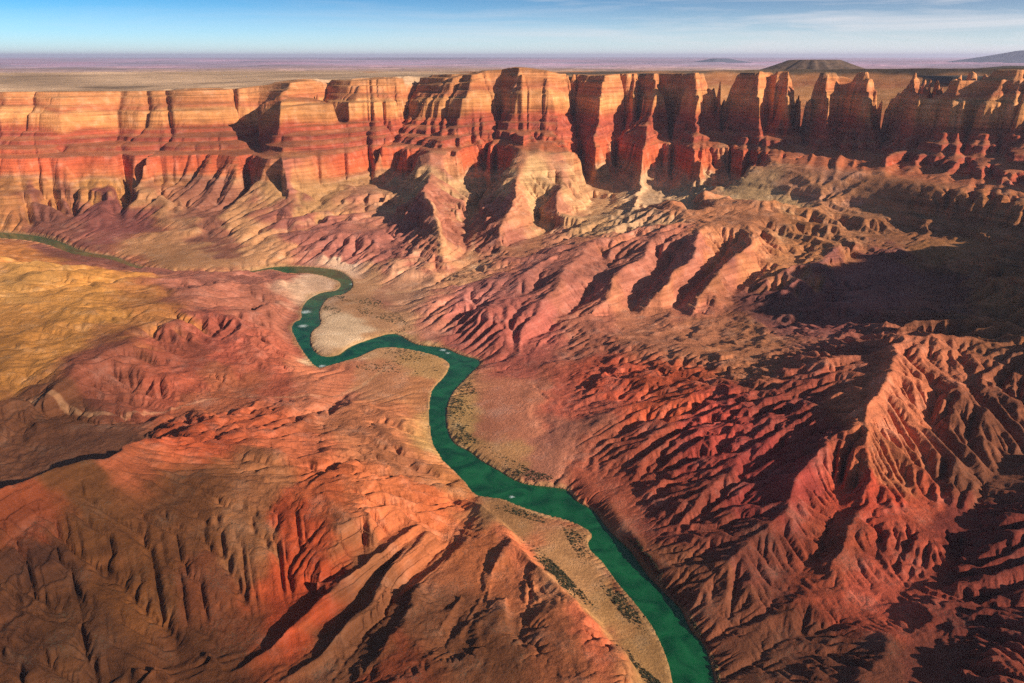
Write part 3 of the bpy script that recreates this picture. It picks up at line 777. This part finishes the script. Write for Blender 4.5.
# which landform each face belongs to
pxl = None
def project(x, y, z):
    dz = z - CAM_H; f = y * cp - dz * sp; u = y * sp + dz * cp
    return 512 + FPX * x / f, 341.5 - FPX * u / f
PX, PY = project(XA, YA, ZA)
def in_poly(pts):
    m = np.zeros(PX.shape, bool); n = len(pts)
    for k in range(n):
        (x1, y1), (x2, y2) = pts[k], pts[(k + 1) % n]
        if y1 == y2: continue
        m ^= ((y1 > PY) != (y2 > PY)) & (PX < (x2 - x1) * (PY - y1) / (y2 - y1) + x1)
    return m
owner = np.zeros((NA, NJ), np.int8)
owner[:NI][(wallness > .5)] = 1
owner[:NI][beyond > 15] = 2; owner[NI:] = 2
free = owner == 0
SHAPES = [
 ('sandbar', 'large pale sandbar inside the lower bend of the green river', 'sandbar', [(310,300),(372,296),(392,332),(370,342),(340,357),(318,358),(306,340),(316,322)]),
 ('sandbar', 'small pale sandbar inside the uppermost river bend', 'sandbar', [(285,272),(325,275),(340,284),(335,291),(316,294),(300,300),(296,288)]),
 ('sandbar', 'long tan sand flat with scrub along the lower left bank', 'sandbar', [(470,495),(501,500),(525,509),(573,522),(592,534),(592,552),(617,582),(638,606),(656,633),(674,690),(640,690),(616,645),(575,592),(529,543),(486,507)]),
 ('riverbank_fan', 'broad smooth tan gravel fan on the right river bank', 'gravel fan', [(480,363),(528,372),(552,412),(592,478),(590,500),(560,486),(520,482),(478,459),(452,441),(446,421),(450,397)]),
 ('golden_hill', 'broad golden yellow hill on the far left', 'hill', [(-200,262),(0,252),(60,262),(130,280),(215,282),(228,320),(160,340),(100,368),(40,392),(-200,410)]),
 ('dome_hill', 'brown and red dome with a furrowed hollow, lower left', 'hill', [(-300,500),(0,485),(110,445),(220,445),(330,455),(345,490),(390,530),(340,575),(250,645),(140,690),(-300,900)]),
 ('fluted_ridge', 'tall red ridge with deep flutes above the right river bank', 'ridge', [(528,355),(600,334),(700,358),(850,370),(895,336),(965,355),(1000,390),(962,500),(955,530),(935,577),(852,612),(776,646),(730,690),(690,640),(640,570),(590,505),(560,420),(530,385)]),
 ('red_hills', 'folded red hills between the canyon wall and the fan', 'hill', [(440,300),(487,283),(597,236),(640,224),(745,218),(745,250),(720,300),(690,316),(600,322),(535,372),(505,368),(450,345)]),
]
fm = [None] * len(SHAPES)
for k, s in enumerate(SHAPES):
    m_ = in_poly(s[3]) & free; owner[m_] = 3 + k; free &= ~m_
fo = owner[:-1, :-1]
tag(ground_piece('canyon_floor', fo == 0), 'rugged red and brown canyon floor around the river', 'canyon floor', 'structure')
tag(ground_piece('canyon_wall', fo == 1), 'long banded orange and red cliff wall across the canyon', 'cliff', 'structure')
tag(ground_piece('plateau', fo == 2), 'flat desert plateau above the cliffs out to the horizon', 'plateau', 'structure')
for k, s in enumerate(SHAPES):
    tag(ground_piece(s[0], fo == 3 + k), s[1], s[2], 'structure')

# ------------------------------------------------------------------ river water
wd = blur(river.astype(float), int(2.5 * RES), 2)
def river_sheet():
    wet = wd > .004
    f = np.zeros((NA - 1, NJ - 1), bool); f[:NI - 1] = (wet[:-1, :-1] | wet[1:, 1:])
    global ZA, CA
    keepz, keepc = ZA, CA
    ZA = np.zeros_like(ZA)
    fo = np.zeros((NI, NJ))
    for px, py, r_ in ((306, 312, 55), (303, 326, 45), (443, 350, 28), (448, 353, 22), (512, 497, 16), (352, 284, 30), (322, 366, 30)):
        x, y, _ = at(px, py, 0); fo = np.maximum(fo, np.exp(-((X - x) ** 2 + (Y - y) ** 2) / (r_ * 1.3) ** 2))
    CA = np.zeros_like(CA); CA[:NI, :, 0] = np.clip((1 - wd) * 2 - .35, 0, 1); CA[:NI, :, 1] = fo
    keep_n = NRM.copy(); NRM[:] = (0, 0, 1)
    o = ground_piece('river', f, water_material(), 'water')
    NRM[:] = keep_n; ZA, CA = keepz, keepc
    return o
tag(river_sheet(), 'winding emerald green river along the canyon floor', 'river', 'structure')

# ------------------------------------------------------------------ flat-topped mesa and far mountains
def mound(name, px, dist, base_z, top_z, rad, top_rad, seed, mat, el=1.0, rot=0, p=1.2):
    d = ray(px, 57); a = math.atan2(d[0], d[1]); cx, cy = dist * math.sin(a), dist * math.cos(a)
    n, k = 160, 40; r_ = np.random.default_rng(seed)
    ang = np.linspace(0, 2 * math.pi, n, endpoint=False)
    wob = sum(r_.normal() / q ** .9 * np.cos(q * ang + r_.uniform(0, 6.3)) for q in range(2, 22)) * .09
    gul = sum(r_.normal() / q ** .5 * np.cos(q * ang + r_.uniform(0, 6.3)) for q in range(7, 46)) * .004
    vs = []
    for i in range(k + 1):
        t = i / k                              # 0 centre, 1 foot
        tr = top_rad / rad
        f = 1.0 if t < tr else max(0., 1 - (t - tr) / (1 - tr)) ** p
        for j in range(n):
            rr = t * rad * (1 + wob[j] + gul[j] * t)
            x = rr * math.cos(ang[j]) * el; y = rr * math.sin(ang[j])
            zz = base_z + (top_z - base_z) * f + (top_z - base_z) * (gul[j] * 1.4 * min(1, 4 * f * (1 - f) + .05) - .03 * t + .02 * math.sin(3 * ang[j] + 5 * t))
            c, s = math.cos(rot), math.sin(rot)
            vs.append((cx + x * c - y * s, cy + x * s + y * c, zz if t < 1 else base_z - 60))
    fs = [(i * n + j, (i + 1) * n + j, (i + 1) * n + (j + 1) % n, i * n + (j + 1) % n) for i in range(k) for j in range(n)]
    me = bpy.data.meshes.new(name); me.from_pydata(vs, [], fs)
    for q in me.polygons: q.use_smooth = True
    return link(name, me, mat)
mesa_m = plain('mesa_rock', (.085, .058, .045), (.17, .10, .065), scale=.02)
tag(mound('mesa', 815, 9900, 1075, 1213, 640, 250, 3, mesa_m, 1.0, 0, 1.15), 'dark flat-topped mesa standing alone on the plateau rim', 'mesa', 'structure')
forest_m = plain('forest_rise', (.055, .05, .04), (.10, .075, .055), scale=.02)
tag(mound('wooded_rise', 1050, 9600, 1080, 1160, 1250, 300, 5, forest_m, 1.2, 0, 1.4), 'low dark wooded rise on the plateau rim', 'hill', 'structure')
far_m = plain('far_mountain', (.085, .10, .15), (.11, .12, .16), scale=.001)  # blue-grey forest tone, with the blue of distance haze put into it
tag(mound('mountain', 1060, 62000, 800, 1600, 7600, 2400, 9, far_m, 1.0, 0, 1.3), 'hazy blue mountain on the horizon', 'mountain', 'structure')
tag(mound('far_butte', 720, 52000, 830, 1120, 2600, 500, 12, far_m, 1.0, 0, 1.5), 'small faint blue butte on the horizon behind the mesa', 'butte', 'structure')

#PLANTS#
# ------------------------------------------------------------------ riverside bushes
prng = np.random.default_rng(41)
def height_at(x, y):
    i, j = to_ij(x, y); i = min(max(i, 0), NI - 1.01); j = min(max(j, 0), NJ - 1.01); a, b = int(i), int(j); f, g = i - a, j - b
    return (Hf[a, b] * (1 - f) + Hf[a + 1, b] * f) * (1 - g) + (Hf[a, b + 1] * (1 - f) + Hf[a + 1, b + 1] * f) * g
def clump(n, rx, rz, leaf, r_):
    V = []; Fc = []
    for k in range(n):
        d = r_.normal(size=3); d /= np.linalg.norm(d); q = r_.uniform(.35, 1) ** .5
        c = np.array((d[0] * rx * q, d[1] * rx * q * r_.uniform(.8, 1.1), rz * (.75 + .85 * d[2] * q)))
        if c[2] < 0: c[2] = abs(c[2]) * .3
        t1 = r_.normal(size=3); t1 /= np.linalg.norm(t1); t2 = np.cross(t1, r_.normal(size=3)); t2 /= np.linalg.norm(t2) + 1e-9
        s1, s2 = leaf * r_.uniform(.7, 1.3), leaf * r_.uniform(.5, 1.0); b = len(V)
        V += [c - t1 * s1, c + t2 * s2, c + t1 * s1, c - t2 * s2]; Fc.append((b, b + 1, b + 2, b + 3))
    return np.array(V), Fc
bush_m = plain('bush_leaves', (.060, .058, .026), (.030, .034, .016), scale=.3)
scrub_m = plain('scrub_leaves', (.085, .070, .036), (.045, .045, .022), scale=.2)
def inside(px, py, poly):
    c = False
    for (x1, y1), (x2, y2) in zip(poly, poly[1:] + poly[:1]):
        if (y1 > py) != (y2 > py) and px < (x2 - x1) * (py - y1) / (y2 - y1) + x1: c = not c
    return c
# strips of growth: (pixel outline at water level, how many single bushes, how many small clumps)
GROWTH = [
 ([(520,540),(535,548),(560,572),(590,602),(618,636),(640,668),(668,690),(650,690),(620,655),(590,622),(560,592),(532,560)], 105, 900),
 ([(556,512),(575,524),(590,537),(590,552),(604,568),(618,588),(637,612),(650,640),(640,640),(620,612),(600,588),(580,560),(565,535)], 60, 500),
 ([(458,425),(475,440),(500,455),(530,472),(560,482),(545,488),(520,481),(497,468),(478,457),(455,440)], 45, 500),
 ([(449,400),(458,385),(470,380),(478,395),(472,425),(462,432),(449,422)], 25, 300),
 ([(566,489),(580,500),(598,515),(615,535),(606,528),(592,509),(576,499)], 15, 160),
 ([(612,532),(634,552),(655,580),(672,600),(690,628),(705,648),(716,685),(722,690),(716,660),(700,632),(682,606),(655,570),(636,546)], 20, 420),
 ([(476,498),(500,502),(525,511),(548,518),(545,524),(520,517),(496,510),(480,503)], 12, 160),
 ([(345,300),(375,298),(398,312),(412,330),(396,333),(372,322)], 8, 380),
 ([(318,296),(345,296),(340,312),(326,318)], 4, 140),
 ([(352,352),(392,343),(430,354),(440,372),(410,375),(380,372),(355,368)], 6, 260),
]
SP = []; ST = []
for poly, nb, ns_ in GROWTH:
    xs = [p[0] for p in poly]; ys = [p[1] for p in poly]
    for want, lst in ((nb, SP), (int(ns_ * 2.2), ST)):
        got = 0; tries = 0
        while got < want and tries < want * 60:
            tries += 1
            px, py = prng.uniform(min(xs), max(xs)), prng.uniform(min(ys), max(ys))
            if not inside(px, py, poly): continue
            x, y, _ = at(px, py, 8); i, j = to_ij(x, y); i, j = int(round(i)), int(round(j))
            if wd[i, j] > .10 or Hf[i, j] > 60: continue
            # growth gathers in patches
            if math.sin(x * .021 + 1.3 * math.sin(y * .017)) + math.sin(y * .027 + x * .011) + prng.normal() * .5 < .1: continue
            lst.append((x, y, height_at(x, y) - .25)); got += 1
mesh_v = []
for k in range(4):
    V, Fc = clump(90, 2.0, 1.35, .55, prng); me = bpy.data.meshes.new('bush'); me.from_pydata(V.tolist(), [], Fc); me.materials.append(bush_m); mesh_v.append(me)
first = None
for x, y, z in SP:
    if first is None:
        o = first = bpy.data.objects.new('bush', mesh_v[0])
    else:
        o = first.copy(); o.data = mesh_v[prng.integers(4)]
    sc.collection.objects.link(o)
    s_ = prng.uniform(.75, 1.7) * (1 + .15 * (math.hypot(x, y) > 2400))
    o.location = (x, y, z); o.scale = (s_, s_, s_ * prng.uniform(.8, 1.15)); o.rotation_euler = (0, 0, prng.uniform(0, 6.28))
    tag(o, 'small dark green bush on the sandy flats beside the green river', 'bush', None, 'bushes growing along the river banks')
V, Fc = [], []
base = [clump(14, 1.0, .55, .5, prng) for _ in range(6)]
n0 = 0
for x, y, z in ST:
    b, f = base[prng.integers(6)]; s_ = .6 + 2.0 * prng.random() ** 2.2 * (1 + .5 * (math.hypot(x, y) > 2600)); a_ = prng.uniform(0, 6.28); c, s = math.cos(a_) * s_, math.sin(a_) * s_
    V.append(np.stack([b[:, 0] * c - b[:, 1] * s + x, b[:, 0] * s + b[:, 1] * c + y, b[:, 2] * s_ + z + .1], 1))
    Fc += [tuple(q + n0 for q in t) for t in f]; n0 += len(b)
me = bpy.data.meshes.new('riverside_scrub'); me.from_pydata(np.concatenate(V).tolist(), [], Fc)
tag(link('riverside_scrub', me, scrub_m), 'low olive scrub scattered along the sandy river banks', 'scrub', 'stuff')

#END#
# ------------------------------------------------------------------ air
def haze():
    import bmesh
    bm = bmesh.new(); bmesh.ops.create_cube(bm, size=1)
    S = 400000.; z0, z1 = -60., 1900.
    for v in bm.verts: v.co = (v.co.x * 2 * S, v.co.y * 2 * S, z0 + (v.co.z + .5) * (z1 - z0))
    me = bpy.data.meshes.new('haze'); bm.to_mesh(me); bm.free()
    m, ns, ls = material('haze_air')
    out = node(ns, 'ShaderNodeOutputMaterial'); v = node(ns, 'ShaderNodeVolumePrincipled'); ls.new(v.outputs[0], out.inputs['Volume'])
    v.inputs['Color'].default_value = (.80, .78, 1.0, 1); v.inputs['Density'].default_value = HAZE; v.inputs['Anisotropy'].default_value = .2
    return tag(link('haze', me, m), 'pale lavender haze in the air over the far desert', 'haze', 'stuff')
HAZE = 6.5e-6
if not os.environ.get('NOHAZE'): haze()

# ------------------------------------------------------------------ camera, sky, sun
cam = bpy.data.cameras.new('camera'); cam.sensor_width = 36; cam.lens = 36 * FPX / 1024; cam.clip_end = 9e5; cam.clip_start = 1
co = bpy.data.objects.new('camera', cam); co.location = (0, 0, CAM_H); co.rotation_euler = (math.pi / 2 - PITCH, 0, 0); sc.collection.objects.link(co); sc.camera = co
SUN_AZ, SUN_EL = 59, 23          # degrees to the right of straight behind the camera; height
w = bpy.data.worlds.new('World'); sc.world = w; w.use_nodes = True
ns, ls = w.node_tree.nodes, w.node_tree.links; ns.clear()
out = node(ns, 'ShaderNodeOutputWorld'); bg = node(ns, 'ShaderNodeBackground'); ls.new(bg.outputs[0], out.inputs[0])
tc = node(ns, 'ShaderNodeTexCoord'); gen = tc.outputs['Generated']
mp = node(ns, 'ShaderNodeMapping'); mp.inputs['Scale'].default_value = (1, 1, 3.0); ls.new(gen, mp.inputs[0])
nm = node(ns, 'ShaderNodeVectorMath', operation='NORMALIZE'); ls.new(mp.outputs[0], nm.inputs[0])
sky = node(ns, 'ShaderNodeTexSky', sky_type='NISHITA', sun_disc=False)
sky.sun_elevation = math.radians(SUN_EL); sky.sun_rotation = math.radians(180 - SUN_AZ); sky.altitude = 1500; sky.air_density = 1.0; sky.dust_density = .6; sky.ozone_density = 2.0
ls.new(nm.outputs[0], sky.inputs[0])
# thin streaks of cirrus
cm = node(ns, 'ShaderNodeMapping'); cm.inputs['Scale'].default_value = (1.6, 1.6, 26.0); cm.inputs['Rotation'].default_value = (0, .06, 0); ls.new(gen, cm.inputs[0])
cn = node(ns, 'ShaderNodeTexNoise', i_Scale=2.2, i_Detail=7.0, i_Roughness=.6, i_Distortion=.6); ls.new(cm.outputs[0], cn.inputs['Vector'])
sx = node(ns, 'ShaderNodeSeparateXYZ'); ls.new(gen, sx.inputs[0])
cl = mathn(ns, ls, 'MULTIPLY', maprange(ns, ls, cn.outputs[0], .44, .75, 0, 1), maprange(ns, ls, sx.outputs[0], -.25, .3, .12, .8))
hz = mathn(ns, ls, 'POWER', maprange(ns, ls, sx.outputs[2], 0, .085, 1, 0), 2.2)
tint = mixc(ns, ls, maprange(ns, ls, sx.outputs[0], -.5, .45, 1, 0), (.95, 1.0, 1.05), (.5, 1.15, 1.38))
sky_t = mixc(ns, ls, 1.0, sky.outputs[0], tint, 'MULTIPLY')
hs = node(ns, 'ShaderNodeHueSaturation'); hs.inputs['Saturation'].default_value = 1.1; ls.new(sky_t, hs.inputs['Color']); sky_t = hs.outputs[0]
s0 = mixc(ns, ls, mathn(ns, ls, 'MULTIPLY', hz, .95), sky_t, (8.0, 9.2, 9.6))
col = mixc(ns, ls, cl, s0, (8.6, 8.4, 8.6))
ls.new(col, bg.inputs['Color']); bg.inputs['Strength'].default_value = .066
sl = bpy.data.lights.new('sun', 'SUN'); sl.energy = 5; sl.angle = math.radians(.5); sl.color = (1, .90, .76)
so = bpy.data.objects.new('sun', sl); sc.collection.objects.link(so)
so.rotation_euler = (math.radians(90 - SUN_EL), 0, math.radians(SUN_AZ))
sc.view_settings.view_transform = 'Standard'; sc.view_settings.look = 'None'; sc.view_settings.exposure = 0.64; sc.view_settings.gamma = 1
sc.render.engine = 'CYCLES'; sc.cycles.use_denoising = False; sc.cycles.max_bounces = 4; sc.cycles.diffuse_bounces = 2; sc.cycles.volume_bounces = 0

#END#
print('built', time.time() - T0)
